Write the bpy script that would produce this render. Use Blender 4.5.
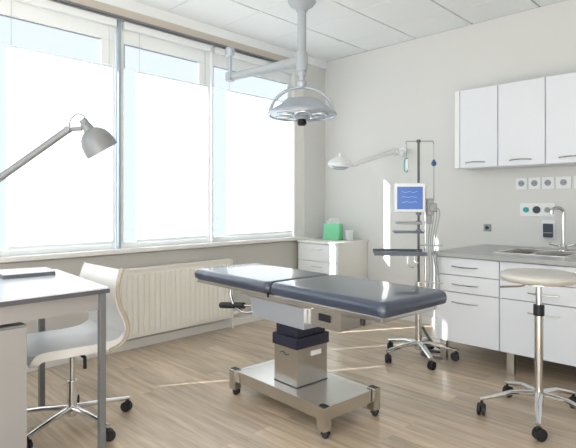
import bpy, bmesh, math, random
from mathutils import Vector, Matrix
PI = math.pi
random.seed(4)
sc = bpy.context.scene
for o in list(bpy.data.objects): bpy.data.objects.remove(o)

# ------------------------------------------------------------ camera, sky, sun, exposure
A0 = math.radians(44.4)
cd = bpy.data.cameras.new('camera'); cam = bpy.data.objects.new('camera', cd); sc.collection.objects.link(cam)
cam.location = (0, 0, 1.26); cam.rotation_euler = (PI/2, 0, A0)
cd.sensor_width = 36; cd.lens = 501/576*36; cd.shift_y = -21/576; cd.clip_start = .05
sc.camera = cam
w = bpy.data.worlds.new('sky'); sc.world = w; w.use_nodes = True
bg = w.node_tree.nodes['Background']; bg.inputs[0].default_value = (.80, .90, 1, 1); bg.inputs[1].default_value = 1.6
sd = bpy.data.lights.new('sun', 'SUN'); sun = bpy.data.objects.new('sun', sd); sc.collection.objects.link(sun)
sd.energy = 21; sd.angle = math.radians(.5); sd.color = (.98, .98, 1)
sun.rotation_euler = Vector((.60, 1, -.59)).to_track_quat('-Z', 'Y').to_euler()
sc.view_settings.view_transform = 'Standard'; sc.view_settings.look = 'None'
sc.view_settings.gamma = 1; sc.view_settings.use_curve_mapping = False
sc.view_settings.exposure = 0.85

# ------------------------------------------------------------ materials
def mat(name, col, rough=.5, metal=0, bump=0, bscale=200, var=0, vscale=8, coat=0, spec=.5, aniso=0):
    m = bpy.data.materials.new(name); m.use_nodes = True
    nt = m.node_tree; b = nt.nodes['Principled BSDF']
    c = (*col, 1)
    b.inputs['Base Color'].default_value = c; b.inputs['Roughness'].default_value = rough
    b.inputs['Metallic'].default_value = metal; b.inputs['Coat Weight'].default_value = coat
    b.inputs['Specular IOR Level'].default_value = spec
    tc = nt.nodes.new('ShaderNodeTexCoord')
    if var:
        n = nt.nodes.new('ShaderNodeTexNoise'); n.inputs['Scale'].default_value = vscale; n.inputs['Detail'].default_value = 4
        nt.links.new(tc.outputs['Object'], n.inputs['Vector'])
        mx = nt.nodes.new('ShaderNodeMix'); mx.data_type = 'RGBA'
        mx.inputs[6].default_value = (*[v*(1-var) for v in col], 1); mx.inputs[7].default_value = (*[min(1, v*(1+var)) for v in col], 1)
        nt.links.new(n.outputs[0], mx.inputs[0]); nt.links.new(mx.outputs[2], b.inputs['Base Color'])
    if bump:
        n = nt.nodes.new('ShaderNodeTexNoise'); n.inputs['Scale'].default_value = bscale; n.inputs['Detail'].default_value = 3
        nt.links.new(tc.outputs['Object'], n.inputs['Vector'])
        bp = nt.nodes.new('ShaderNodeBump'); bp.inputs['Strength'].default_value = bump; bp.inputs['Distance'].default_value = .002
        nt.links.new(n.outputs[0], bp.inputs['Height']); nt.links.new(bp.outputs[0], b.inputs['Normal'])
    return m
M = {}
M['wall'] = mat('wall_paint', (.715, .715, .69), .85, bump=.15, bscale=120, var=.015, vscale=2)
M['wall_beige'] = mat('wall_paint_beige', (.60, .585, .545), .85, bump=.15, bscale=120, var=.015, vscale=2)
M['ceil'] = mat('ceiling_tile', (.88, .91, .92), .95, bump=.3, bscale=260, var=.02, vscale=30)
M['groove'] = mat('ceiling_groove', (.30, .30, .30), .9, var=.02)
M['trim'] = mat('beige_trim', (.56, .52, .45), .7, var=.02)
M['sill'] = mat('sill_white', (.84, .83, .80), .4, var=.01)
M['base'] = mat('baseboard_white', (.80, .79, .76), .45, var=.01)
M['alu'] = mat('window_frame_paint', (.88, .92, .93), .45, var=.01)
M['alu_dark'] = mat('window_mullion_metal', (.42, .48, .52), .4, metal=.3, var=.02)
M['rad'] = mat('radiator_enamel', (.86, .84, .78), .35, var=.01)
M['lam'] = mat('white_laminate', (.76, .79, .835), .28, var=.01, vscale=3)
M['lamside'] = mat('cream_laminate', (.80, .79, .74), .4, var=.01)
M['gap'] = mat('cabinet_gap_shadow_edge', (.42, .46, .52), .6, var=.02)
M['counter'] = mat('grey_worktop', (.42, .43, .43), .28, bump=.05, var=.08, vscale=90)
M['steel'] = mat('brushed_steel', (.62, .60, .57), .24, metal=1, bump=.03, bscale=300, var=.04, vscale=20)
M['chrome'] = mat('chrome', (.72, .72, .72), .12, metal=1, var=.02)
M['greymet'] = mat('grey_painted_steel', (.50, .54, .60), .35, metal=.6, var=.02)
M['leather'] = mat('slate_blue_vinyl', (.036, .05, .085), .30, bump=.06, bscale=500, var=.08, vscale=6, coat=.7)
M['black'] = mat('black_rubber', (.012, .012, .016), .5, bump=.05, var=.1)
M['bellows'] = mat('dark_navy_bellows', (.015, .016, .035), .45, var=.1)
M['desktop'] = mat('white_desk_top', (.74, .77, .84), .22, var=.01, vscale=3)
M['deskedge'] = mat('grey_desk_edge', (.085, .09, .105), .45, var=.03)
M['deskgrey'] = mat('grey_desk_panel', (.31, .305, .305), .5, var=.02)
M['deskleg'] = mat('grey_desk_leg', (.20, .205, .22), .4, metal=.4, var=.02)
M['shell'] = mat('white_chair_shell', (.86, .87, .87), .32, var=.01)
M['shelledge'] = mat('beige_shell_edge', (.48, .43, .36), .5, var=.02)
M['lampgrey'] = mat('grey_lamp_enamel', (.21, .225, .24), .35, metal=.2, var=.03)
M['surg'] = mat('surgical_lamp_enamel', (.46, .50, .55), .3, metal=.35, var=.02)
M['surgpole'] = mat('pale_grey_pole_enamel', (.42, .46, .49), .4, var=.02)
M['lens'] = mat('lamp_lens', (.55, .62, .70), .12, metal=.5, var=.05)
M['white'] = mat('white_plastic', (.84, .86, .86), .35, var=.01)
M['cream'] = mat('cream_vinyl', (.60, .59, .55), .4, bump=.05, var=.02)
M['paper'] = mat('paper', (.85, .86, .88), .6, var=.02)
M['bookedge'] = mat('grey_cover', (.14, .15, .18), .5, var=.03)
M['dark'] = mat('dark_plastic', (.03, .04, .06), .35, var=.05)
M['teal'] = mat('teal_plastic', (.02, .35, .36), .4, var=.03)
M['bluep'] = mat('blue_plastic', (.03, .12, .26), .4, var=.03)
M['greyp'] = mat('grey_plastic', (.34, .36, .36), .4, var=.03)
M['cable'] = mat('pale_grey_cable', (.36, .39, .40), .5, var=.02)
M['poled'] = mat('dark_grey_pole', (.10, .105, .11), .35, metal=.6, var=.02)
M['cable_d'] = mat('dark_grey_cable', (.12, .13, .14), .5, var=.02)
M['wood_y'] = mat('dark_steel_shelf', (.10, .12, .15), .3, metal=.5, var=.03)

def translucent(name, col, mix=.9, trans=0, dcol=(.85, .87, .88)):
    m = bpy.data.materials.new(name); m.use_nodes = True; nt = m.node_tree; nt.nodes.clear()
    out = nt.nodes.new('ShaderNodeOutputMaterial'); t = nt.nodes.new('ShaderNodeBsdfTranslucent'); d = nt.nodes.new('ShaderNodeBsdfDiffuse')
    tc = nt.nodes.new('ShaderNodeTexCoord'); n = nt.nodes.new('ShaderNodeTexNoise'); n.inputs['Scale'].default_value = 60
    nt.links.new(tc.outputs['Object'], n.inputs['Vector'])
    mc = nt.nodes.new('ShaderNodeMix'); mc.data_type = 'RGBA'; mc.inputs[6].default_value = (*[v*.98 for v in col], 1); mc.inputs[7].default_value = (*col, 1)
    nt.links.new(n.outputs[0], mc.inputs[0]); nt.links.new(mc.outputs[2], t.inputs[0]); d.inputs[0].default_value = (*dcol, 1)
    mx = nt.nodes.new('ShaderNodeMixShader'); mx.inputs[0].default_value = mix
    nt.links.new(d.outputs[0], mx.inputs[1]); nt.links.new(t.outputs[0], mx.inputs[2])
    last = mx
    if trans:
        tr = nt.nodes.new('ShaderNodeBsdfTransparent'); m2 = nt.nodes.new('ShaderNodeMixShader'); m2.inputs[0].default_value = trans
        nt.links.new(mx.outputs[0], m2.inputs[1]); nt.links.new(tr.outputs[0], m2.inputs[2]); last = m2
    nt.links.new(last.outputs[0], out.inputs[0])
    return m
M['shade'] = translucent('white_blind_fabric', (.77, .79, .81), .75)
M['film'] = translucent('pale_blue_glazing_film', (.115, .125, .131), .97)
M['greenbag'] = translucent('green_translucent_plastic', (.50, .95, .70), .5, dcol=(.42, .86, .60))
def glass():
    m = bpy.data.materials.new('window_glass'); m.use_nodes = True; nt = m.node_tree; nt.nodes.clear()
    out = nt.nodes.new('ShaderNodeOutputMaterial'); t = nt.nodes.new('ShaderNodeBsdfTransparent'); t.inputs[0].default_value = (.39, .395, .385, 1)
    g = nt.nodes.new('ShaderNodeBsdfGlossy'); g.inputs['Roughness'].default_value = .02
    mx = nt.nodes.new('ShaderNodeMixShader'); mx.inputs[0].default_value = .05
    nt.links.new(t.outputs[0], mx.inputs[1]); nt.links.new(g.outputs[0], mx.inputs[2]); nt.links.new(mx.outputs[0], out.inputs[0])
    return m
M['glass'] = glass()
def emit(name, build):
    m = bpy.data.materials.new(name); m.use_nodes = True; b = m.node_tree.nodes['Principled BSDF']; build(m.node_tree, b); return m
def scr(nt, b):
    b.inputs['Base Color'].default_value = (.02, .05, .15, 1); b.inputs['Roughness'].default_value = .3
    tc = nt.nodes.new('ShaderNodeTexCoord'); n = nt.nodes.new('ShaderNodeTexNoise'); n.inputs['Scale'].default_value = 9
    nt.links.new(tc.outputs['Object'], n.inputs['Vector'])
    mx = nt.nodes.new('ShaderNodeMix'); mx.data_type = 'RGBA'; mx.inputs[6].default_value = (.05, .14, .46, 1); mx.inputs[7].default_value = (.12, .24, .58, 1)
    nt.links.new(n.outputs[0], mx.inputs[0]); nt.links.new(mx.outputs[2], b.inputs['Emission Color']); b.inputs['Emission Strength'].default_value = .42
M['screen'] = emit('monitor_screen', scr)
def scr2(nt, b):
    b.inputs['Base Color'].default_value = (.1, .2, .4, 1); b.inputs['Emission Color'].default_value = (.28, .42, .75, 1); b.inputs['Emission Strength'].default_value = .5
M['screen_line'] = emit('monitor_readout', scr2)

def floor_mat():
    m = bpy.data.materials.new('oak_planks'); m.use_nodes = True; nt = m.node_tree; b = nt.nodes['Principled BSDF']; L = nt.links.new
    tc = nt.nodes.new('ShaderNodeTexCoord')
    br = nt.nodes.new('ShaderNodeTexBrick'); br.inputs['Scale'].default_value = 1; br.inputs['Brick Width'].default_value = 1.5; br.inputs['Row Height'].default_value = .13
    br.inputs['Mortar Size'].default_value = .0012; br.inputs['Mortar Smooth'].default_value = .2; br.inputs['Bias'].default_value = 0; br.offset = .37
    br.inputs['Color1'].default_value = (0, 0, 0, 1); br.inputs['Color2'].default_value = (1, 1, 1, 1); br.inputs['Mortar'].default_value = (.5, .5, .5, 1)
    L(tc.outputs['Object'], br.inputs['Vector'])
    mp = nt.nodes.new('ShaderNodeMapping'); mp.inputs['Scale'].default_value = (1.6, 22, 1); L(tc.outputs['Object'], mp.inputs['Vector'])
    # shift grain per plank
    va = nt.nodes.new('ShaderNodeVectorMath'); va.operation = 'MULTIPLY_ADD'; va.inputs[1].default_value = (7, 3, 5)
    L(br.outputs['Color'], va.inputs[0]); L(mp.outputs[0], va.inputs[2])
    n = nt.nodes.new('ShaderNodeTexNoise'); n.inputs['Scale'].default_value = 1.3; n.inputs['Detail'].default_value = 6; n.inputs['Roughness'].default_value = .6
    L(va.outputs[0], n.inputs['Vector'])
    r = nt.nodes.new('ShaderNodeValToRGB'); e = r.color_ramp.elements
    e[0].position = .28; e[0].color = (.40, .30, .205, 1); e[1].position = .72; e[1].color = (.74, .62, .475, 1)
    L(n.outputs[0], r.inputs[0])
    hs = nt.nodes.new('ShaderNodeMix'); hs.data_type = 'RGBA'; hs.blend_type = 'MULTIPLY'; hs.inputs[0].default_value = 1
    r2 = nt.nodes.new('ShaderNodeValToRGB'); r2.color_ramp.elements[0].color = (.78, .78, .79, 1); r2.color_ramp.elements[1].color = (1.08, 1.08, 1.08, 1)
    L(br.outputs['Color'], r2.inputs[0]); L(r.outputs[0], hs.inputs[6]); L(r2.outputs[0], hs.inputs[7])
    mo = nt.nodes.new('ShaderNodeMix'); mo.data_type = 'RGBA'; mo.inputs[7].default_value = (.22, .155, .10, 1)
    ml = nt.nodes.new('ShaderNodeMath'); ml.operation = 'MULTIPLY'; ml.inputs[1].default_value = .35; L(br.outputs['Fac'], ml.inputs[0])
    L(ml.outputs[0], mo.inputs[0]); L(hs.outputs[2], mo.inputs[6]); L(mo.outputs[2], b.inputs['Base Color'])
    b.inputs['Roughness'].default_value = .29
    bp = nt.nodes.new('ShaderNodeBump'); bp.inputs['Strength'].default_value = .15; bp.inputs['Distance'].default_value = .002
    L(n.outputs[0], bp.inputs['Height']); L(bp.outputs[0], b.inputs['Normal'])
    return m
M['floor'] = floor_mat()

# ------------------------------------------------------------ mesh helpers
class MB:
    def __init__(s): s.bm = bmesh.new()
    def _merge(s, b, mtx=None):
        if mtx is not None: bmesh.ops.transform(b, matrix=mtx, verts=b.verts)
        me = bpy.data.meshes.new('t'); b.to_mesh(me); b.free(); s.bm.from_mesh(me); bpy.data.meshes.remove(me); return s
    def box(s, x0, x1, y0, y1, z0, z1, bev=0, seg=2, mtx=None):
        b = bmesh.new(); bmesh.ops.create_cube(b, size=1)
        for v in b.verts:
            v.co = Vector(((x0+x1)/2+v.co.x*(x1-x0), (y0+y1)/2+v.co.y*(y1-y0), (z0+z1)/2+v.co.z*(z1-z0)))
        if bev: bmesh.ops.bevel(b, geom=b.edges[:], offset=bev, segments=seg, profile=.5, affect='EDGES')
        return s._merge(b, mtx)
    def cyl(s, p, q, r, r2=None, n=24, bev=0):
        p = Vector(p); q = Vector(q); d = q-p; b = bmesh.new()
        bmesh.ops.create_cone(b, cap_ends=True, segments=n, radius1=r, radius2=r if r2 is None else r2, depth=d.length)
        if bev:
            es = [e for e in b.edges if abs(e.verts[0].co.z-e.verts[1].co.z) < 1e-6]
            bmesh.ops.bevel(b, geom=es, offset=bev, segments=2, profile=.5, affect='EDGES')
        return s._merge(b, Matrix.Translation((p+q)/2) @ d.to_track_quat('Z', 'Y').to_matrix().to_4x4())
    def lathe(s, prof, origin=(0, 0, 0), axis=(0, 0, 1), n=32, sx=1, sy=1):
        b = bmesh.new(); rings = []
        for r, z in prof:
            if r < 1e-5: rings.append([b.verts.new((0, 0, z))])
            else: rings.append([b.verts.new((r*sx*math.cos(2*PI*i/n), r*sy*math.sin(2*PI*i/n), z)) for i in range(n)])
        for a, c in zip(rings, rings[1:]):
            for i in range(n):
                j = (i+1) % n
                if len(a) == 1 and len(c) == 1: continue
                if len(a) == 1: b.faces.new((a[0], c[i], c[j]))
                elif len(c) == 1: b.faces.new((a[i], a[j], c[0]))
                else: b.faces.new((a[i], a[j], c[j], c[i]))
        bmesh.ops.recalc_face_normals(b, faces=b.faces[:])
        return s._merge(b, Matrix.Translation(origin) @ Vector(axis).to_track_quat('Z', 'Y').to_matrix().to_4x4())
    def tube(s, pts, r, n=10, smooth=True, flat=1, up=None):
        P = [Vector(p) for p in pts]
        if smooth and len(P) > 2:
            Q = []
            for i in range(len(P)-1):
                p0 = P[max(i-1, 0)]; p1 = P[i]; p2 = P[i+1]; p3 = P[min(i+2, len(P)-1)]
                for k in range(6):
                    t = k/6
                    Q.append(.5*((2*p1)+(-p0+p2)*t+(2*p0-5*p1+4*p2-p3)*t*t+(-p0+3*p1-3*p2+p3)*t*t*t))
            Q.append(P[-1]); P = Q
        b = bmesh.new(); rings = []
        for i, p in enumerate(P):
            d = (P[min(i+1, len(P)-1)]-P[max(i-1, 0)]).normalized()
            if i == 0: u = d.orthogonal().normalized() if up is None else (Vector(up)-d*d.dot(Vector(up))).normalized()
            else: u = (u-d*u.dot(d)).normalized()
            v = d.cross(u)
            rr = r[0]+(r[1]-r[0])*i/(len(P)-1) if isinstance(r, tuple) else r
            rings.append([b.verts.new(p+u*(rr*flat*math.cos(2*PI*k/n))+v*(rr*math.sin(2*PI*k/n))) for k in range(n)])
        for a, c in zip(rings, rings[1:]):
            for k in range(n): b.faces.new((a[k], a[(k+1) % n], c[(k+1) % n], c[k]))
        b.faces.new(rings[0]); b.faces.new(rings[-1][::-1])
        bmesh.ops.recalc_face_normals(b, faces=b.faces[:])
        return s._merge(b)
    def prism(s, pts, vec, bev=0):     # planar polygon (3d points) pushed along vec
        b = bmesh.new(); vec = Vector(vec)
        a = [b.verts.new(Vector(p)) for p in pts]; c = [b.verts.new(Vector(p)+vec) for p in pts]; n = len(a)
        b.faces.new(a); b.faces.new(c[::-1])
        for i in range(n): b.faces.new((a[i], c[i], c[(i+1) % n], a[(i+1) % n]))
        bmesh.ops.recalc_face_normals(b, faces=b.faces[:])
        if bev: bmesh.ops.bevel(b, geom=b.edges[:], offset=bev, segments=2, profile=.5, affect='EDGES')
        return s._merge(b)
    def sheet(s, x, y0, y1, z0, z1):
        b = bmesh.new(); b.faces.new([b.verts.new(p) for p in ((x, y0, z0), (x, y1, z0), (x, y1, z1), (x, y0, z1))]); return s._merge(b)
    def sphere(s, c, r, sc_=(1, 1, 1), n=20):
        b = bmesh.new(); bmesh.ops.create_uvsphere(b, u_segments=n, v_segments=n//2, radius=r)
        return s._merge(b, Matrix.Translation(c) @ Matrix.Diagonal((*sc_, 1)))
    def pad(s, x0, x1, y0, y1, z0, z1, cr=.06, er=.035, puff=.006):   # upholstered slab: rounded plan and rounded rim
        b = bmesh.new(); cx, cy = (x0+x1)/2, (y0+y1)/2; hx, hy = (x1-x0)/2, (y1-y0)/2
        def ring(inset, z):
            v = []; r = max(cr-inset, .008)
            for qx, qy, a in ((1, 1, 0), (-1, 1, 90), (-1, -1, 180), (1, -1, 270)):
                for k in range(7):
                    t = math.radians(a+15*k)
                    v.append(b.verts.new((cx+qx*(hx-inset-r)+r*math.cos(t), cy+qy*(hy-inset-r)+r*math.sin(t), z)))
            return v
        R_ = [ring(er*.7, z0), ring(er*.15, z0+er*.3), ring(0, z0+er*.8), ring(0, z1-er)]
        for k in range(1, 7):
            t = k/6*PI/2; R_.append(ring(er*(1-math.cos(t)), z1-er+er*math.sin(t)))
        for k in range(1, 7): R_.append(ring(er+(min(hx, hy)-er-.02)*k/6, z1+puff*math.sin(k/6*PI/2)))
        for a, c in zip(R_, R_[1:]):
            n = len(a)
            for i in range(n): b.faces.new((a[i], a[(i+1) % n], c[(i+1) % n], c[i]))
        b.faces.new(R_[0][::-1]); b.faces.new(R_[-1])
        return s._merge(b)
    def build(s, name, m, parent=None, smooth=True, loc=None):
        me = bpy.data.meshes.new(name); s.bm.to_mesh(me); s.bm.free()
        me.materials.append(m)
        if smooth:
            me.shade_smooth(); me.set_sharp_from_angle(angle=math.radians(38))
        o = bpy.data.objects.new(name, me); sc.collection.objects.link(o)
        if smooth:
            wn = o.modifiers.new('even_shading', 'WEIGHTED_NORMAL'); wn.keep_sharp = True; wn.weight = 60
        if parent: o.parent = parent
        if loc: o.location = loc
        return o
def tag(o, label, cat, group=None, kind=None):
    o['label'] = label; o['category'] = cat
    if group: o['group'] = group
    if kind: o['kind'] = kind
    return o
def struct(o, label=None):
    o['kind'] = 'structure'
    if label: o['label'] = label
    return o
def thing(name, label, cat, loc=(0, 0, 0), rz=0, group=None):
    o = bpy.data.objects.new(name, None); sc.collection.objects.link(o); o.empty_display_size = .05
    o.location = loc; o.rotation_euler = (0, 0, rz); return tag(o, label, cat, group)
def box(name, m, dims, parent=None, bev=.003, **k): return MB().box(*dims, bev=bev).build(name, m, parent, **k)

# ------------------------------------------------------------ the room
WX = -4.0; BY = 4.74; CH = 3.0; Y0 = -4.2; XR = 1.4; YW = -5.0
struct(box('floor', M['floor'], (WX-.2, XR, Y0, BY+.1, -.1, 0), bev=0), 'pale oak plank floor')
struct(box('wall_back', M['wall'], (WX-.2, XR+.1, BY, BY+.12, 0, CH), bev=0), 'light greige painted wall behind the cabinets')
struct(box('wall_right', M['wall'], (XR, XR+.1, Y0, BY, 0, CH), bev=0), 'light greige side wall')
SZ = .84
m = MB().box(WX-.2, WX, YW, BY, 0, SZ-.02)
struct(m.build('wall_left', M['wall_beige']), 'beige wall below the windows')
m = MB().box(WX-.2, WX, YW, BY, 2.83, CH); m.box(WX-.2, WX, YW, -.95, SZ-.02, 2.83); m.box(WX-.2, WX, 4.36, BY, SZ, 2.83)
struct(m.build('wall_left', M['wall']), 'wall around the windows')
struct(MB().box(WX, WX+.04, Y0, 4.22, 2.84, 2.905, bev=.004).build('trim_1', M['trim']), 'beige trim above the windows')
struct(MB().box(WX, WX+.03, Y0, BY, 2.905, 3.0).build('trim_9', M['ceil']), 'white ceiling border above the windows')
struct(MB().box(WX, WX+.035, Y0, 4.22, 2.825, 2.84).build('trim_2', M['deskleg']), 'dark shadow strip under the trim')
# ceiling: tiles with grooves
m = MB()
gx = [-3.36+.615*i for i in range(-1, 9)]; gy = [2.48+.605*i for i in range(-12, 5)]
gx = [WX] + [g for g in gx if g > WX+.05 and g < XR-.05] + [XR]; gy = [Y0] + [g for g in gy if g > Y0+.05 and g < BY-.05] + [BY]
for i in range(len(gx)-1):
    for j in range(len(gy)-1):
        m.box(gx[i]+.008, gx[i+1]-.008, gy[j]+.0035, gy[j+1]-.0035, CH, CH+.02, bev=.002, seg=1)
struct(m.build('ceiling', M['ceil'], smooth=False), 'white suspended ceiling tiles')
struct(box('ceiling', M['groove'], (WX-.2, XR+.1, Y0, BY+.1, CH+.015, CH+.1), bev=0), 'grid behind the ceiling tiles')
struct(MB().box(WX, WX+.018, Y0, BY, 0, .08, bev=.004).build('baseboard_left', M['base']))
struct(MB().box(-3.36, -2.0, BY-.018, BY, 0, .08, bev=.004).build('baseboard_back', M['base']))
struct(MB().box(WX-.13, WX+.06, Y0, 4.37, SZ-.005, SZ+.03, bev=.006).build('trim_3', M['sill']), 'white window sill')

# windows:  y ranges of the frames; opening; shade
def window(n, y0, y1, shade=True):
    f = MB()
    X0, X1 = WX-.078, WX-.052; zb, zt = SZ+.03, 2.825
    oy0, oy1 = y0+.055, y1-.03
    if n == 3: oy0, oy1 = y0+.02, y1-.13
    if n == 2: oy0 = y0+.03
    f.box(X0, X1, y0, oy0, zb, zt, bev=.004); f.box(X0, X1, oy1, y1, zb, zt, bev=.004)
    f.box(X0, X1, oy0, oy1, zb, zb+.05, bev=.004); f.box(X0, X1, oy0, oy1, 2.64, zt, bev=.004)
    f.box(X0, X1, oy1-.095, oy1, 2.43, 2.64, bev=.003)
    fr = struct(f.build('window_%d' % n, M['alu']), 'pale blue-grey framed window')
    MB().sheet(WX-.064, oy0-.01, oy1+.01, zb+.04, 2.43).build('pane', M['glass'], fr)
    MB().sheet(WX-.066, oy0-.01, oy1+.01, 2.43, 2.65).build('frosted_top_light', M['film'], fr)
    return oy0, oy1
wins = [(4, -.95, .02), (5, .06, 1.01), (1, 1.055, 2.03), (2, 2.075, 3.02), (3, 3.045, 4.36)]
names = {4: 'white roller blind in the window nearest the camera side', 5: 'white roller blind left of the desk lamp',
         1: 'broad white roller blind behind the grey desk lamp', 2: 'white roller blind in the middle window over the radiator',
         3: 'white roller blind in the window nearest the room corner'}
for n, y0, y1 in wins:
    window(n, y0, y1)
    s0, s1 = y0+.125, y1-.035
    if n == 3: s0, s1 = y0+.19, 4.185
    if n == 2: s0 = y0+.14
    b = thing('roller_blind', names[n], 'blind', (WX-.035, (s0+s1)/2, 2.83), 0, 'roller blinds in the windows')
    h = (s1-s0)/2; hw = (y1-y0)/2-.012; off = (y0+y1)/2-(s0+s1)/2
    MB().box(-.012, .035, off-hw, off+hw, -.075, -.012, bev=.008).build('cassette', M['alu'], b)
    MB().sheet(-.012, -h, h, -1.895, -.42).build('fabric', M['shade'], b)
    MB().box(-.009, .005, -h-.004, h+.004, -1.915, -1.89, bev=.004).build('bottom_rail', M['alu'], b)
    MB().box(-.006, .002, -h, h, -.425, -.412, bev=.002).build('top_rail', M['alu'], b)
    for sg in (-1, 1): MB().cyl((-.003, sg*(h-.03), -.08), (-.003, sg*(h-.03), -.42), .0015, n=6).build('cord', M['cable'], b)
for k, yy in enumerate((1.033, 2.052, 3.033, .04)):
    wd = .014 if k != 2 else .010
    struct(MB().box(WX-.08, WX-.02, yy-wd, yy+wd, SZ+.03, 2.83, bev=.003).build('trim_%d' % (4+k), M['alu_dark'] if k != 2 else M['alu']), 'slim window mullion')
struct(MB().box(WX-.08, WX-.01, 4.20, 4.362, SZ+.03, 2.83, bev=.003).build('trim_8', M['sill']), 'white window jamb')

# ------------------------------------------------------------ radiator
r = thing('radiator', 'cream panel radiator with vertical ribs below the middle windows', 'radiator', (WX, 2.55, 0))
ry0, ry1 = -.63, .62; rz0, rz1 = .115, .69
m = MB().box(.05, .105, ry0, ry1, rz0, rz1, bev=.008)
n = 23
for i in range(n):
    yc = ry0+.02+(ry1-ry0-.04)*(i+.5)/n
    m.box(.098, .117, yc-.019, yc+.019, rz0+.035, rz1-.035, bev=.006)
m.build('panel', M['rad'], r)
MB().box(.045, .115, ry0-.004, ry1+.004, rz1-.004, rz1+.014, bev=.004).build('top_grille', M['rad'], r)
for s in (-1, 1):
    MB().box(.04, .118, s*.63-.006-.005, s*.63-.005+.006, rz0, rz1+.005, bev=.004).build('end_cap', M['rad'], r)
for yb in (-.4, .42): MB().box(0.001, .052, yb-.015, yb+.015, .25, .6).build('wall_bracket', M['rad'], r)
m = MB().cyl((.08, .60, .17), (.08, .66, .17), .012).cyl((.08, .66, .002), (.08, .66, .18), .009).build('pipe', M['base'], r)
MB().cyl((.08, .655, .15), (.08, .72, .15), .02, bev=.004).build('valve', M['white'], r)

# ------------------------------------------------------------ corner cabinet
c = thing('corner_cabinet', 'white cream-sided cabinet in the room corner under the green bag', 'cabinet', (-3.655, 4.465, 0))
hx, hy = .292, .27
MB().box(-hx, hx, -hy+.02, hy, .07, .81, bev=.003).build('body', M['lamside'], c)
MB().box(-hx-.004+.004, hx+.012, -hy-.012, hy, .81, .836, bev=.004).build('top', M['lamside'], c)
MB().box(-hx+.02, hx-.02, -hy+.05, hy-.02, 0.001, .07).build('plinth', M['deskgrey'], c)
for z0, z1 in ((.615, .803), (.35, .610), (.075, .345)):
    d = MB().box(-hx+.002, hx-.002, -hy, -hy+.02, z0, z1, bev=.003).build('drawer', M['white'], c)
    MB().tube([(-.07, -hy, z1-.055), (-.068, -hy-.022, z1-.055), (.068, -hy-.022, z1-.055), (.07, -hy, z1-.055)], .004, smooth=False).build('handle', M['chrome'], d)
# green bag
g = thing('green_bag', 'translucent green bag with white handles standing on the corner cabinet', 'bag', (-3.66, 4.48, .838), .15)
m = MB(); b = bmesh.new()
P = [(.100, 0), (.108, .02), (.107, .11), (.102, .165), (.100, .185)]
def sq(hw, hd, z, k=.22):
    pts = []
    for i in range(28):
        t = 2*PI*i/28; cx, sy = math.cos(t), math.sin(t)
        pts.append((hw*math.copysign(abs(cx)**k, cx), hd*math.copysign(abs(sy)**k, sy)+.004*math.sin(3*t+z*30), z))
    return pts
rings = [[b.verts.new(p) for p in sq(hw, .055-.06*z, z)] for hw, z in P]
inner = [[b.verts.new(p) for p in sq(hw-.003, .052-.06*z, z+.0)] for hw, z in reversed(P[1:])]
allr = rings+inner
for a_, c_ in zip(allr, allr[1:]):
    for i in range(28): b.faces.new((a_[i], a_[(i+1) % 28], c_[(i+1) % 28], c_[i]))
b.faces.new(allr[0][::-1]); b.faces.new(allr[-1])
m._merge(b); m.build('bag_body', M['greenbag'], g)
for sy in (-.035, .035):
    MB().tube([(-.05, sy, .15), (-.05, sy, .20), (-.02, sy*1.2, .235), (.02, sy*1.2, .235), (.05, sy, .20), (.05, sy, .15)], .006, n=8).build('handle', M['white'], g)
m = MB()
for i in range(11):
    x = -.085+.017*i; m.tube([(x, 0, .14), (x+.008*math.sin(i*2), .015*math.cos(i), .19), (x+.014*math.sin(i*3), -.015, .212+.02*math.sin(i*5))], .015, n=7, flat=.35)
m.build('tissue', M['paper'], g)
g = thing('plastic_beaker', 'clear white beaker right of the green bag on the corner cabinet', 'beaker', (-3.48, 4.55, .838))
MB().lathe([(0, 0), (.036, 0), (.042, .01), (.05, .11), (.053, .115), (.047, .11), (.038, .012), (0, .008)]).build('cup', translucent('frosted_plastic', (.85, .87, .86), .3), g)

# ------------------------------------------------------------ base cabinets
FY = 3.74; CT = .866
spans = [(-2.0, -1.475), (-1.475, -.86), (-.86, -.25), (-.25, .36)]
cl = ['base cabinet with three drawers beside the equipment cart', 'base cabinet under the sink behind the cream stool', 'base cabinet right of the sink unit', 'base cabinet at the far right end of the worktop']
for (x0, x1), lb in zip(spans, cl):
    c = thing('base_cabinet', 'white '+lb, 'cabinet', ((x0+x1)/2, FY, 0), 0, 'base cabinets under the worktop'); h = (x1-x0)/2
    dp = BY-FY-.002
    m = MB().box(-h+.001, -h+.017, .02, dp, .165, .834).box(h-.017, h-.001, .02, dp, .165, .834).box(-h+.017, h-.017, .02, dp, .165, .181).box(-h+.017, h-.017, dp-.012, dp, .181, .834)
    m.build('body', M['lam'], c, smooth=False)
    for z0, z1 in ((.694, .828), (.56, .689), (.165, .555)):
        d = MB().box(-h+.004, h-.004, 0, .02, z0, z1, bev=.002).build('drawer', M['lam'], c)
        if lb == cl[1] and z0 > .69: continue
        zz = z1-.068 if z1 > .6 else z1-.075
        MB().tube([(-.10, 0, zz), (-.10, -.02, zz+.002), (-.04, -.026, zz-.001), (.04, -.026, zz-.001), (.10, -.02, zz+.002), (.10, 0, zz)], .0055, n=8, smooth=False).build('handle', M['chrome'], d)
    for sx in (-1, 1):
        xx = sx*(h-.07)
        if sx == -1 or lb == cl[-1]:
            MB().box(xx-.018, xx+.034, -.0, .042, .001, .166, bev=.003).build('foot', M['steel'], c)
            MB().box(xx-.02, xx+.02, .70, .74, .001, .166, bev=.003).build('foot', M['steel'], c)
t = thing('worktop', 'grey stone-look worktop running along the white base cabinets', 'worktop', (-.82, FY, .835))
XL, XE = -2.015+.82, .38+.82
sxc, syc = -1.36+.82, .52; 
m = MB()
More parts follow.
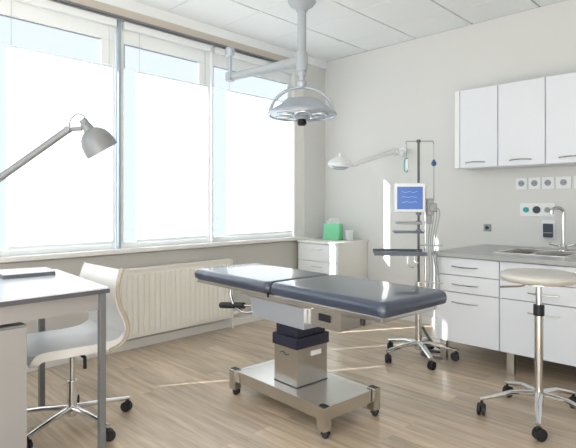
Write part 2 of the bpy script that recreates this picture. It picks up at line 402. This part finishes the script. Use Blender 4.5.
# slab with a hole for the sink: four blocks round the opening
hx0, hx1, hy0, hy1 = sxc-.24, sxc+.26, .26, .72
m.box(XL, XE, -.025, hy0, 0, .032).box(XL, XE, hy1, BY-FY-.001, 0, .032).box(XL, hx0, hy0, hy1, 0, .032).box(hx1, XE, hy0, hy1, 0, .032)
m.build('slab', M['counter'], t, smooth=False)
m = MB()
m.box(hx0-.02, hx1+.02, hy0-.02, hy0+.012, .030, .037, bev=.002).box(hx0-.02, hx1+.02, hy1-.012, hy1+.02, .030, .037, bev=.002)
m.box(hx0-.02, hx0+.012, hy0, hy1, .030, .037, bev=.002).box(hx1-.012, hx1+.02, hy0, hy1, .030, .037, bev=.002)
m.box(hx0+.002, hx0+.008, hy0, hy1, -.14, .033).box(hx1-.008, hx1-.002, hy0, hy1, -.14, .033).box(hx0, hx1, hy0+.002, hy0+.008, -.14, .033).box(hx0, hx1, hy1-.008, hy1-.002, -.14, .033).box(hx0, hx1, hy0, hy1, -.146, -.138)
m.build('sink', M['steel'], t)
# faucet
f = thing('faucet', 'tall chrome faucet standing on the worktop behind the sink', 'faucet', (-1.265, 4.53, .868))
MB().lathe([(.045, 0), (.045, .01), (.03, .016), (.026, .022)]).lathe([(.026, .02), (.026, .05), (.018, .055)]).build('base', M['chrome'], f)
MB().tube([(0, 0, .05), (0, 0, .20), (0, -.0, .315), (-.012, -.022, .345), (-.04, -.05, .35), (-.06, -.08, .335), (-.062, -.085, .30)], .0145, n=16).build('spout', M['chrome'], f)
MB().tube([(-.03, -.02, .04), (-.085, -.045, .055)], .010, smooth=False).sphere((-.09, -.047, .057), .013).build('lever', M['chrome'], f)
MB().tube([(.03, .02, .04), (.075, .03, .055)], .010, smooth=False).sphere((.08, .03, .057), .013).build('lever', M['chrome'], f)

# ------------------------------------------------------------ wall cabinets
wy = 4.39
ws = [(-2.14, -1.745), (-1.745, -1.36), (-1.36, -.975), (-.975, -.59), (-.59, -.2), (-.2, .19)]
wl = ['leftmost white wall cabinet, nearest the equipment cart', 'white wall cabinet second from the left above the wall sockets', 'white wall cabinet third from the left, above the faucet',
      'white wall cabinet fourth from the left', 'white wall cabinet fifth from the left', 'rightmost white wall cabinet of the row']
for (x0, x1), lb in zip(ws, wl):
    c = thing('wall_cabinet', lb, 'cabinet', ((x0+x1)/2, wy, 1.578), 0, 'wall cabinets above the worktop'); h = (x1-x0)/2
    MB().box(-h+.0005, h-.0005, .02, BY-wy-.001, 0, .712).build('body', M['lam'], c, smooth=False)
    dl = .05 if x0 == ws[0][0] else .004
    if dl > .01: MB().box(-h, -h+dl-.004, -.002, .02, 0, .712, bev=.002).build('end_panel', M['white'], c)
    d = MB().box(-h+dl, h-.004, 0, .019, .003, .71, bev=.003).build('door', M['lam'], c)
    MB().tube([(-.085, 0, .045), (-.08, -.018, .047), (0, -.024, .052), (.08, -.018, .047), (.085, 0, .045)], .006, n=8).build('handle', M['chrome'], d)

# ------------------------------------------------------------ sockets and switches on the back wall
pl = [(-1.668, 'leftmost white wall socket in the upper row', .05), (-1.556, 'second white wall socket in the upper row', .05), (-1.445, 'third white wall socket in the upper row', .05), (-1.32, 'fourth, wider white wall socket in the upper row', .06), (-1.19, 'fifth white wall socket in the upper row', .05)]
for i, (x, lb, hw) in enumerate(pl):
    s = thing('wall_socket', lb, 'socket', (x, BY, 1.437), 0, 'upper row of wall sockets')
    MB().box(-hw, hw, -.012, -.001, -.053, .053, bev=.004).build('plate', M['white'], s)
    MB().cyl((0, -.016, 0), (0, -.011, 0), .027, bev=.001).build('insert', M['greyp'], s)
    MB().cyl((-.010, -.018, 0), (-.010, -.015, 0), .004, n=8).cyl((.010, -.018, 0), (.010, -.015, 0), .004, n=8).build('contact', M['dark'], s)
s = thing('switch_panel', 'triple white panel with green, black and grey knobs below the sockets', 'switch', (-1.535, BY, 1.20))
MB().box(-.145, .145, -.014, -.001, -.06, .06, bev=.004).build('plate', M['white'], s)
for x, mm, rr in ((-.09, 'teal', .024), (.0, 'dark', .032), (.09, 'greyp', .024)):
    k = MB().cyl((x, -.03, 0), (x, -.012, 0), rr, bev=.003).build('knob', M[mm], s); k['label'] = {'teal': 'green knob', 'dark': 'black knob', 'greyp': 'grey knob'}[mm]
s = thing('soap_dispenser', 'small dark box in a pale holder below the switch panel', 'dispenser', (-1.437, BY, 1.02))
MB().box(-.055, .055, -.02, -.001, -.068, .09, bev=.004).build('holder', M['white'], s)
MB().box(-.040, .040, -.045, -.019, -.060, .060, bev=.006).build('case', M['dark'], s)
MB().box(-.040, .040, -.047, -.044, -.022, -.016).build('seam', M['greyp'], s)
s = thing('wall_outlet', 'small grey outlet low on the wall above the worktop', 'outlet', (-1.98, BY, 1.025))
MB().box(-.035, .035, -.014, -.001, -.035, .035, bev=.004).build('plate', M['greyp'], s)
MB().cyl((0, -.02, 0), (0, -.012, 0), .018, bev=.002).build('insert', M['dark'], s)

# ------------------------------------------------------------ wheels
def caster(parent, x, y, r=.028, top=.09, yaw=0, name='caster'):
    m = MB(); c, s_ = math.cos(yaw), math.sin(yaw)
    for k in (-1, 1):
        ax = Vector((-s_, c, 0)); p = Vector((x, y, r+.001))+Vector((c, s_, 0))*.01
        m.cyl(p+ax*(k*.004), p+ax*(k*.022), r, n=20, bev=.004)
    m.cyl((x, y, r), (x, y, top), .007, n=10)
    m.box(-.018, .018, -.01, .01, r*.6, r*2+.006, bev=.006, mtx=Matrix.Translation((x, y, 0)) @ Matrix.Rotation(yaw, 4, 'Z'))
    return m.build(name, M['black'], parent)
def star(t, R_, a0, hz, m_, cr=.028, w0=.024, w1=.015):
    for i in range(5):
        a = math.radians(a0+72*i); c, s_ = math.cos(a), math.sin(a)
        lg = MB().tube([(.015*c, .015*s_, hz), (.45*R_*c, .45*R_*s_, hz-.004), (R_*c, R_*s_, 2*cr+.022)], (w0, w1), n=10, smooth=False, flat=.7, up=(0, 0, 1)).build('leg', m_, t)
        caster(lg, R_*.97*c, R_*.97*s_, cr, 2*cr+.02, a+1.2+i)

# ------------------------------------------------------------ examination table
T = thing('examination_table', 'examination table with slate blue cushions on a steel lift column', 'examination table', (-2.14, 2.30, 0), math.radians(-4))
bx, by = .418, .215
MB().box(-bx+.03, bx-.03, -by+.02, by-.02, .135, .158, bev=.003).build('base_plate', M['steel'], T)
for s in (-1, 1):
    MB().box(-bx, bx, s*(by-.015)-.017, s*(by-.015)+.017, .085, .160, bev=.004).build('side_rail', M['steel'], T)
    MB().box(s*(bx-.02)-.02, s*(bx-.02)+.02, -by+.04, by-.04, .085, .160, bev=.004).build('end_rail', M['steel'], T)
for sx in (-1, 1):
    for sy in (-1, 1):
        f = MB().box(sx*(bx-.01)-.029, sx*(bx-.01)+.029, sy*(by-.005)-.029, sy*(by-.005)+.029, .038, .168, bev=.004).build('foot', M['steel'], T)
        MB().box(sx*(bx-.01)-.026, sx*(bx-.01)+.026, sy*(by-.005)-.018, sy*(by-.005)+.018, .165, .1705, bev=.001).build('cap', M['black'], f)
        caster(f, sx*(bx-.01), sy*(by-.005), .019, .04, .5)
MB().box(-.105, .105, -.13, .13, .158, .40, bev=.005).build('lift_column', M['steel'], T)
MB().box(-.107, .107, -.132, .132, .158, .163, bev=.002).build('column_collar', M['dark'], T)
em = MB().tube([(-.045, -.1315, .342), (-.02, -.1315, .352), (.005, -.1315, .338), (.03, -.1315, .342)], .0035, n=6).build('emblem', M['dark'], T)
MB().box(.1095, .112, -.02, .07, .33, .36, bev=.0008).build('glare_patch', M['white'], T)  # white patch standing in for the glare reflected on the column's right face
MB().box(-.114, .114, -.139, .139, .385, .455, bev=.006).build('lower_bellows', M['bellows'], T)
MB().box(-.098, .098, -.12, .12, .45, .54, bev=.006).build('upper_bellows', M['bellows'], T)
# carriage box and rails
MB().box(-.29, .205, -.17, .17, .53, .655, bev=.003).build('carriage_box', M['greymet'], T)
MB().prism([(-.292, -.14, .56), (-.272, -.14, .66), (-.37, -.14, .672), (-.385, -.14, .66)], (0, .28, 0), bev=.003).build('carriage_nose', M['greymet'], T)
MB().box(.207, .46, -.14, .13, .560, .668, bev=.004).build('motor_housing', M['steel'], T)
MB().box(.30, .39, -.145, -.139, .60, .64, bev=.001).build('control_slot', M['black'], T)
MB().box(-.31, .225, -.18, .18, .655, .667, bev=.002).build('carriage_lid', M['steel'], T)
for s in (-1, 1):
    MB().box(-.36, .30, s*.19-.013, s*.19+.013, .668, .682, bev=.003).build('rail', M['steel'], T)
PY = .02
fr = MB()
for s in (-1, 1): fr.box(-.05, .80, PY+s*.225-.013, PY+s*.225+.013, .683, .707, bev=.003)
fr.box(.77, .80, PY-.225, PY+.225, .683, .707, bev=.003).box(.0, .04, PY-.225, PY+.225, .683, .707, bev=.003)
fr.build('body_frame', M['steel'], T)
fr = MB()
for s in (-1, 1): fr.box(-.87, -.07, PY+s*.225-.012, PY+s*.225+.012, .685, .707, bev=.003)
fr.box(-.87, -.84, PY-.225, PY+.225, .685, .707, bev=.003).box(-.2, -.16, PY-.225, PY+.225, .685, .707, bev=.003)
fr.build('head_frame', M['steel'], T)
MB().pad(-.030, .835, PY-.262, PY+.315, .706, .785, cr=.045, er=.036, puff=.004).build('body_cushion', M['leather'], T)
MB().pad(-.900, -.038, PY-.262, PY+.315, .708, .782, cr=.045, er=.036, puff=.004).build('head_cushion', M['leather'], T)
for sy in (-.19, .19):
    MB().tube([(-.49, sy, .688), (-.49, sy, .64), (-.46, sy*.97, .58), (-.38, sy*.9, .54), (-.27, sy*.87, .555)], .011, n=10).build('bracket', M['steel'], T)
MB().cyl((-.56, -.19, .560), (-.27, -.15, .595), .010, n=12).build('pull_bar', M['steel'], T)
MB().cyl((-.60, -.195, .555), (-.37, -.165, .583), .021, n=16, bev=.005).build('grip', M['black'], T)
MB().tube([(.46, .05, .62), (.52, .05, .61), (.57, .0, .63), (.62, -.02, .684)], .008, n=8).build('strut', M['steel'], T)
MB().cyl((.66, -.19, .645), (.66, -.19, .684), .014, bev=.003).build('knob', M['black'], T)

# ------------------------------------------------------------ desk
D = thing('desk', 'white-topped desk with grey edge and grey drawer pedestal', 'desk', (-2.385, 1.16, 0))
# local: x from -.89 to 0 (towards the window is -x), y from -1.7 to 0
MB().prism([(0, 0, .818), (-.89, .085, .818), (-.89, -1.7, .818), (-.01, -1.7, .818)], (0, 0, .024), bev=.004).build('desk_top', M['desktop'], D)
MB().prism([(.004, .004, .812), (-.894, .09, .812), (-.894, -1.7, .812), (-.006, -1.7, .812)], (0, 0, .022), bev=.003).build('edge_band', M['deskedge'], D)
MB().box(-.045, -.027, -1.68, -.03, .730, .811).build('apron', M['deskgrey'], D)
for x, y in ((-.024, -.026), (-.85, -.02), (-.85, -1.62)):
    MB().box(x-.0165, x+.0165, y-.0165, y+.0165, .001, .811, bev=.005).build('leg', M['deskleg'], D)
MB().box(-.55, -.02, -.80, -.375, .03, .715, bev=.003).build('pedestal', M['deskgrey'], D)
MB().box(-.53, -.04, -.78, -.39, .001, .03).build('plinth', M['deskedge'], D)
d = MB().box(-.019, -.003, -.795, -.380, .05, .71, bev=.002).build('door', M['deskgrey'], D)
MB().tube([(-.003, -.74, .62), (.02, -.74, .62), (.02, -.74, .50), (-.003, -.74, .50)], .005, smooth=False).build('handle', M['chrome'], d)
# notebook
N = thing('notebook', 'closed white notebook with grey cover edge lying on the desk', 'notebook', (-3.137, 1.012, 0.8425))
q = [(a-(-3.137, 1.012, 0.8425)[0], b_-(-3.137, 1.012, 0.8425)[1]) for a, b_ in [(-3.026, 0.866), (-2.997, 1.135), (-3.218, 1.16), (-3.308, 0.888)]]; cq = (sum(a for a, _ in q)/4, sum(b_ for _, b_ in q)/4)
def shr(k, z): return [(cq[0]+(a-cq[0])*k, cq[1]+(b_-cq[1])*k, z) for a, b_ in q]
MB().prism(shr(1, 0), (0, 0, .003), bev=.001).build('back_cover', M['bookedge'], N)
MB().prism(shr(.985, .003), (0, 0, .018), bev=.001).build('pages', M['bookedge'], N)
MB().prism(shr(1, .021), (0, 0, .003), bev=.001).build('front_cover', M['paper'], N)

# desk lamp (its base stands on the desk left of the frame)
lo = Vector((-2.86, .50, .843))
L = thing('desk_lamp', 'grey articulated desk lamp with domed shade in front of the blind', 'lamp', lo)
MB().lathe([(0, 0), (.085, 0), (.088, .008), (.07, .02), (.02, .03), (.014, .05)]).build('base', M['lampgrey'], L)
e0 = Vector((0, 0, .045)); e1 = Vector((-2.64, .705, 1.348))-lo; e2 = Vector((-2.383, .957, 1.604))-lo; nk = Vector((-2.336, 1.002, 1.609))-lo
for sgn in (-1, 1):
    k = Vector((.7, -.7, 0))*.011*sgn
    MB().cyl(e0+k, e1+k, .005, n=10).build('lower_arm', M['lampgrey'], L)
MB().cyl(e1, e2, .0165, n=14).build('upper_arm', M['lampgrey'], L)
MB().cyl(e1+Vector((.02, -.02, 0)), e1+Vector((-.02, .02, 0)), .020, bev=.003).build('elbow', M['dark'], L)
MB().cyl(e2-Vector((.012, -.012, 0)), e2+Vector((.012, -.012, 0)), .015, bev=.003).cyl(e2, nk, .010, n=12).build('wrist_joint', M['lampgrey'], L)
ax = Vector((.47*.714-.28*.70, .47*.70+.28*.714, -.86)).normalized()
top = Vector((-2.326, 1.004, 1.648))-lo
prof = [(.0, -.005), (.018, -.004), (.021, .0), (.021, .022), (.024, .028), (.030, .052), (.048, .060), (.070, .080), (.084, .108), (.089, .14), (.090, .165), (.087, .165), (.085, .14), (.078, .108), (.064, .085), (.04, .067), (0, .064)]
MB().lathe([(a*.88, b_*1.0) for a, b_ in prof], top, ax, n=36).build('lamp_shade', M['lampgrey'], L)
MB().cyl(nk, top+ax*.015, .010, n=12).cyl(top+ax*.02+Vector((-.7, .7, 0))*.024, top+ax*.02-Vector((-.7, .7, 0))*.024, .009, n=12).build('shade_bracket', M['deskleg'], L)
MB().sphere(top+ax*.105, .025).build('bulb', M['white'], L)
MB().tube([Vector(v)-lo for v in ((-2.378, .962, 1.600), (-2.379, .963, 1.628), (-2.372, .968, 1.655), (-2.352, .988, 1.678), (-2.328, 1.01, 1.668), (-2.326, 1.004, 1.648))], .0026, n=6).build('power_cord', M['dark'], L)

# ------------------------------------------------------------ office chair
Cc = thing('office_chair', 'white shell swivel chair pushed under the desk', 'chair', (-2.855, 1.17, 0))
star(Cc, .33, 10, .105, M['chrome'], cr=.03)
MB().cyl((0, 0, .06), (0, 0, .25), .026, bev=.003).build('column', M['chrome'], Cc)
MB().cyl((0, 0, .25), (0, 0, .425), .018).cyl((0, 0, .245), (0, 0, .262), .030, bev=.003).build('gas_lift', M['chrome'], Cc)
MB().box(-.09, .09, -.1, .1, .415, .440, bev=.008).build('seat_plate', M['dark'], Cc)
MB().tube([(.03, .02, .42), (.10, .03, .40), (.10, .03, .34)], .010, smooth=False).build('lever', M['black'], Cc)
# shell: side profile (y,z) swept over width with soft side curl
pr = [(-.29, .42), (-.285, .44), (-.235, .452), (-.12, .448), (.02, .443), (.11, .443), (.175, .465), (.208, .505), (.217, .555), (.203, .61), (.175, .67), (.158, .74), (.16, .81), (.185, .885)]
seatp = [(-.285, .445), (-.275, .475), (-.235, .492), (-.12, .488), (.0, .484), (.09, .484), (.16, .492), (.205, .52)]
def shell(prof, hw, th, name, mm, parent, xs=12):
    P = []
    for i in range(len(prof)-1):
        p0 = prof[max(i-1, 0)]; p1 = prof[i]; p2 = prof[i+1]; p3 = prof[min(i+2, len(prof)-1)]
        for k in range(4):
            t = k/4
            P.append(tuple(.5*((2*p1[j])+(-p0[j]+p2[j])*t+(2*p0[j]-5*p1[j]+4*p2[j]-p3[j])*t*t+(-p0[j]+3*p1[j]-3*p2[j]+p3[j])*t**3) for j in (0, 1)))
    P.append(prof[-1]); b = bmesh.new(); G = []; n = len(P)
    for side in (0, 1):
        rows = []
        for i, (y, z) in enumerate(P):
            a = P[max(i-1, 0)]; c = P[min(i+1, n-1)]; d = Vector((0, c[0]-a[0], c[1]-a[1])).normalized(); nn = Vector((0, -d.z, d.y))
            endr = min(1, (min(i, n-1-i)+1.2)/6); ww = hw*(.80+.20*math.sqrt(1-(1-endr)**2))
            row = []
            for k in range(xs+1):
                u = -1+2*k/xs; off = .022*u**4-.004
                p = Vector((u*ww, y, z))+nn*(off-(th if side else 0))
                row.append(b.verts.new(p))
            rows.append(row)
        G.append(rows)
    for s_ in (0, 1):
        for i in range(n-1):
            for k in range(xs):
                q = (G[s_][i][k], G[s_][i][k+1], G[s_][i+1][k+1], G[s_][i+1][k]); b.faces.new(q if s_ == 0 else q[::-1])
    for i in range(n-1):
        for k in (0, xs):
            b.faces.new((G[0][i][k], G[0][i+1][k], G[1][i+1][k], G[1][i][k]))
    for k in range(xs):
        for i in (0, n-1): b.faces.new((G[0][i][k], G[0][i][k+1], G[1][i][k+1], G[1][i][k]))
    bmesh.ops.recalc_face_normals(b, faces=b.faces[:])
    m = MB(); m._merge(b); return m.build(name, mm, parent)
shell(seatp, .235, .045, 'seat', M['shell'], Cc)
shell(pr[5:], .235, .022, 'backrest', M['shell'], Cc)
# thick beige rim along the camera-side edge
for sx in (-1, 1):
    e = MB().tube([(sx*.236, y-.002, z+.008) for y, z in pr[5:]], .0125, n=8)
    e.build('edge_rim', M['shelledge'], Cc)

# ------------------------------------------------------------ stool
S = thing('swivel_stool', 'cream round swivel stool with chrome post and five castors', 'stool', (-1.005, 3.130, 0))
star(S, .33, 215, .145, M['chrome'], cr=.034)
MB().cyl((0, 0, .075), (0, 0, .62), .024, bev=.003).build('column', M['steel'], S)
MB().cyl((0, 0, .60), (0, 0, .665), .030, bev=.004).build('collar', M['black'], S)
MB().cyl((0, 0, .66), (0, 0, .795), .018).build('gas_lift', M['chrome'], S)
MB().lathe([(0, .785), (.10, .785), (.10, .80), (0, .80)]).build('seat_plate', M['chrome'], S)
MB().lathe([(0, .80), (.19, .802), (.207, .812), (.214, .828), (.210, .843), (.19, .854), (.15, .860), (0, .863)], n=48).build('seat', M['cream'], S)
MB().tube([(0, 0, .775), (-.05, -.045, .785), (-.075, -.07, .772), (-.165, -.155, .768)], .006, n=8).build('lever', M['chrome'], S)

# ------------------------------------------------------------ equipment cart
K = thing('equipment_cart', 'mobile equipment cart with pole, shelves, tray and five castors', 'cart', (-2.09, 3.65, 0))
Rv = Vector((math.cos(A0), math.sin(A0), 0))         # direction the shelves run in
star(K, .30, 246, .125, M['chrome'], cr=.032, w0=.03, w1=.019)
kr = Matrix.Rotation(math.radians(38), 4, 'Z')
def kbox(m, *d, bev=.003): return m.box(*d, bev=bev, mtx=kr)
MB().cyl((0, 0, .07), (0, 0, .62), .026, bev=.003).build('column', M['steel'], K)
MB().cyl((0, 0, .60), (0, 0, 1.765), .0095).cyl((0, 0, 1.75), (0, 0, 1.775), .016, bev=.003).build('pole', M['poled'], K)
m = MB()
for z in (.60, .86, 1.03, 1.10, 1.18): m.cyl((0, 0, z-.016), (0, 0, z+.016), .022, bev=.003)
m.build('clamp', M['deskleg'], K)
q = kr @ Vector((.055, .01, 0))
MB().cyl((q.x, q.y, .50), (q.x, q.y, 1.40), .008).build('rear_pole', M['chrome'], K)
m = MB(); kbox(m, -.36, .05, -.13, .13, .842, .860, bev=.004); kbox(m, -.36, .05, -.13, -.122, .858, .874); kbox(m, -.36, .05, .122, .13, .858, .874)
m.build('tray', M['wood_y'], K)
m = MB(); kbox(m, -.20, .03, -.09, .09, 1.018, 1.032); m.build('shelf', M['wood_y'], K)
m = MB(); kbox(m, -.18, .02, -.08, .08, 1.088, 1.108); m.build('shelf', M['greyp'], K)
m = MB()
for p in ([(-.10, -.13, .84), (-.10, -.14, .78), (-.07, -.14, .755), (-.03, -.14, .78)], [(-.05, -.13, .84), (-.05, -.14, .80), (-.02, -.14, .79)]):
    m.tube([kr @ Vector(v) for v in p], .006, n=8)
m.build('hook', M['chrome'], K)
for a, b_ in (((-.22, 1.775), 'l'), ((.10, 1.775), 'r')): pass
m = MB().tube([kr @ Vector((-.10, 0, 1.762)), kr @ Vector((.115, 0, 1.762))], .005, n=8, smooth=False)
for x in (-.10, .115): m.tube([kr @ Vector((x, 0, 1.76)), kr @ Vector((x, -.01, 1.745)), kr @ Vector((x+.006, -.015, 1.735))], .004, n=8)
m.build('top_bar', M['cable'], K)
# cables
m = MB(); cab = []
for i in range(4):
    dx = .07+.022*i
    m.tube([kr @ Vector(v) for v in ((.05, -.03, 1.30-.03*i), (dx+.02, -.05, 1.20), (dx-.005*i, -.05, .95), (dx+.012, -.05, .70), (dx-.02+.01*i, -.04, .52), (.02, -.03, .42))], .0045, n=6)
m.build('cable', M['cable'], K)
MB().tube([(.02, .03, .25), (.05, .12, .12), (.10, .26, .014), (.0, .22, .012), (-.04, .12, .012), (.05, .06, .012), (.16, .10, .012)], .011, n=8).build('ground_cable', M['cable_d'], K)
m = MB(); kbox(m, .06, .11, -.06, .02, 1.16, 1.30, bev=.012); kbox(m, .075, .135, -.075, -.02, 1.19, 1.26, bev=.012); kbox(m, .06, .10, -.06, .0, 1.09, 1.16, bev=.01); m.build('connector_block', M['greyp'], K)
m = MB(); kbox(m, .02, .075, -.03, .03, .45, .51, bev=.005); m.build('connector_box', M['dark'], K)
m = MB()
for z in (.92, .62): m.tube([kr @ Vector((.0, -.03, z)), kr @ Vector((.18, -.055, z))], .005, n=8, smooth=False)
m.build('cable_guide', M['chrome'], K)
# monitor on the cart
o = Vector((-2.09, 3.65, 0))
Mn = thing('patient_monitor', 'white monitor with blue screen mounted on the equipment cart', 'monitor', o+(kr @ Vector((-.075, -.06, 1.175))), math.radians(38))
MB().box(-.125, .118, -.03, .025, .01, .245, bev=.012).build('casing', M['white'], Mn)
MB().box(-.105, .095, -.033, -.029, .035, .215, bev=.001).build('screen', M['screen'], Mn)
m = MB()
for i, z in enumerate((.17, .13, .09)):
    m.tube([(-.07+.02*k, -.0335, z+(.008 if (k*5+i) % 3 == 0 else 0)) for k in range(7)], .0018, n=5, smooth=False)
m.build('readout', M['screen_line'], Mn)
MB().box(-.03, .03, .02, .05, .05, .18, bev=.004).build('mount', M['greyp'], Mn)
# things that hang from the bar
qv = o+(kr @ Vector((-.097, -.012, 0)))
H1 = thing('hanging_clip', 'green and white clip hanging on a cord left of the cart pole', 'clip', (qv.x, qv.y, 1.555))
MB().cyl((0, 0, .07), (0, 0, .185), .0025, n=8).build('cord', M['cable'], H1)
m = MB().tube([(.012, 0, .07), (-.012, -.005, .06), (-.018, -.005, .02), (-.016, -.005, -.03), (0, 0, -.045), (.012, 0, -.03)], .0045, n=8); m.build('clip_loop', M['teal'], H1)
MB().box(-.002, .016, -.008, .008, -.02, .06, bev=.004).build('clip_body', M['white'], H1)
qv = o+(kr @ Vector((.119, -.012, 0)))
H2 = thing('hanging_bulb', 'dark blue ball hanging on a thin cord right of the cart pole', 'bulb', (qv.x, qv.y, 1.58))
MB().cyl((0, 0, .0), (0, 0, .16), .0022, n=8).cyl((0, 0, -.30), (0, 0, 0), .004, n=8).build('cord', M['cable'], H2)
MB().sphere((0, 0, 0), .021, (1, 1, 1.1)).cyl((0, 0, .015), (0, 0, .03), .010).build('ball', M['bluep'], H2)

# ------------------------------------------------------------ wall mounted examination lamp
W = thing('wall_lamp', 'white swing-arm examination lamp on the back wall above the monitor', 'lamp', (-2.889, BY, 1.811))
p0 = Vector((.008, -.08, -.028)); p1 = Vector((-.01, -.165, -.011)); p2 = Vector((-.01, -.24, -.02)); p3 = Vector((-.001, -.922, -.191)); p4 = Vector((-.02, -1.08, -.18))
MB().cyl((0, -.03, 0), (0, -.001, 0), .05, bev=.004).build('wall_plate', M['white'], W)
MB().tube([(0, -.02, 0), p0*.6, p0, p1], .026, n=14).sphere(p0, .042).sphere(p1, .045).build('swivel_joint', M['white'], W)
MB().tube([p1, (p1+p2)/2+Vector((0, 0, .02)), p2, p2+(p3-p2)*.2, p3], (.033, .023), n=12).build('arm', M['white'], W)
MB().cyl(p3+(p2-p3)*.03, p3+(p2-p3)*.11, .018, bev=.003).build('sleeve', M['greyp'], W)
hc = tuple(p4+Vector((0, 0, .01)))
MB().lathe([(0, .05), (.03, .048), (.05, .038), (.095, .012), (.112, -.012), (.110, -.032), (.10, -.040), (.09, -.034), (0, -.032)], hc, (.1, -.05, 1), n=32).build('lamp_head', M['white'], W)
MB().lathe([(0, -.03), (.09, -.034), (.082, -.055), (.055, -.07), (0, -.075)], hc, (.1, -.05, 1)).build('lens', M['lens'], W)
MB().cyl(p4+Vector((0, 0, .04)), p4+Vector((0, 0, .085)), .011).sphere(p4+Vector((0, 0, .085)), .013).cyl(p4, p3, .017).build('neck', M['white'], W)

# ------------------------------------------------------------ ceiling surgical lamp
G = thing('surgical_lamp', 'grey dish surgical lamp hanging from a ceiling pole with side arm', 'lamp', (-2.90, 3.13, CH))
MB().lathe([(0, 0), (.12, 0), (.12, -.03), (.10, -.06), (.06, -.085), (.045, -.11), (0, -.11)]).build('ceiling_canopy', M['surgpole'], G)
MB().cyl((0, 0, -.08), (0, 0, -.60), .036).build('pole', M['surgpole'], G)
MB().lathe([(0, -.45), (.04, -.45), (.05, -.47), (.052, -.56), (.045, -.60), (.04, -.62), (0, -.62)]).build('hub', M['surgpole'], G)
MB().cyl((0, 0, -.60), (0, 0, -.76), .026).lathe([(.032, -.62), (.036, -.63), (.036, -.65), (.032, -.66)]).lathe([(.026, -.70), (.040, -.71), (.042, -.74), (.03, -.76), (0, -.765)]).build('lower_pole', M['surg'], G)
# side arm: spring arm to a stub near the window
ea = Vector((-.61, -.29, -.615)) 
MB().tube([(0, 0, -.53), (ea.x*.25, ea.y*.25, -.55), tuple(ea)], (.046, .034), n=14, smooth=False).build('side_arm', M['surgpole'], G)
MB().cyl(ea+Vector((0, 0, -.035)), ea+Vector((0, 0, .04)), .040, bev=.006).build('arm_joint', M['surgpole'], G)
MB().cyl(ea+Vector((0, 0, .03)), ea+Vector((0, 0, .20)), .018).lathe([(0, .19), (.035, .19), (.042, .20), (.042, .255), (.03, .265), (0, .265)], ea).build('arm_stub', M['greymet'], G)
# yoke
yk = []
for i in range(13):
    a = PI*i/12; yk.append((.275*math.cos(a)*Rv.x, .275*math.cos(a)*Rv.y, -1.00+.245*math.sin(a)))
MB().tube(yk, .014, n=10).build('yoke', M['surg'], G)
MB().lathe([(0, -.845), (.05, -.845), (.14, -.865), (.18, -.90), (.24, -.94), (.285, -.965), (.295, -.978), (.290, -.990), (.270, -.994), (.24, -.997), (0, -.998)], n=48).build('lamp_dish', M['surg'], G)
MB().lathe([(.272, -.985), (.292, -.980), (.299, -.990), (.294, -1.002), (.276, -1.003), (.270, -.995), (.272, -.985)], n=48).build('rim', M['greymet'], G)
for i in range(6):
    a = 2*PI*i/6+.3; x, y = .165*math.cos(a), .165*math.sin(a)
    MB().lathe([(0, -.99), (.066, -.99), (.072, -.998), (.070, -1.006), (.060, -1.009), (.055, -1.003), (0, -1.001)], (x, y, 0)).build('light_pod', M['lens'], G)
MB().lathe([(0, -1.0), (.06, -1.0), (.062, -1.02), (.05, -1.03), (0, -1.03)]).build('centre_pod', M['surgpole'], G)
MB().lathe([(0, -1.01), (.028, -1.01), (.036, -1.03), (.04, -1.065), (.03, -1.08), (0, -1.085)]).build('handle', M['black'], G)
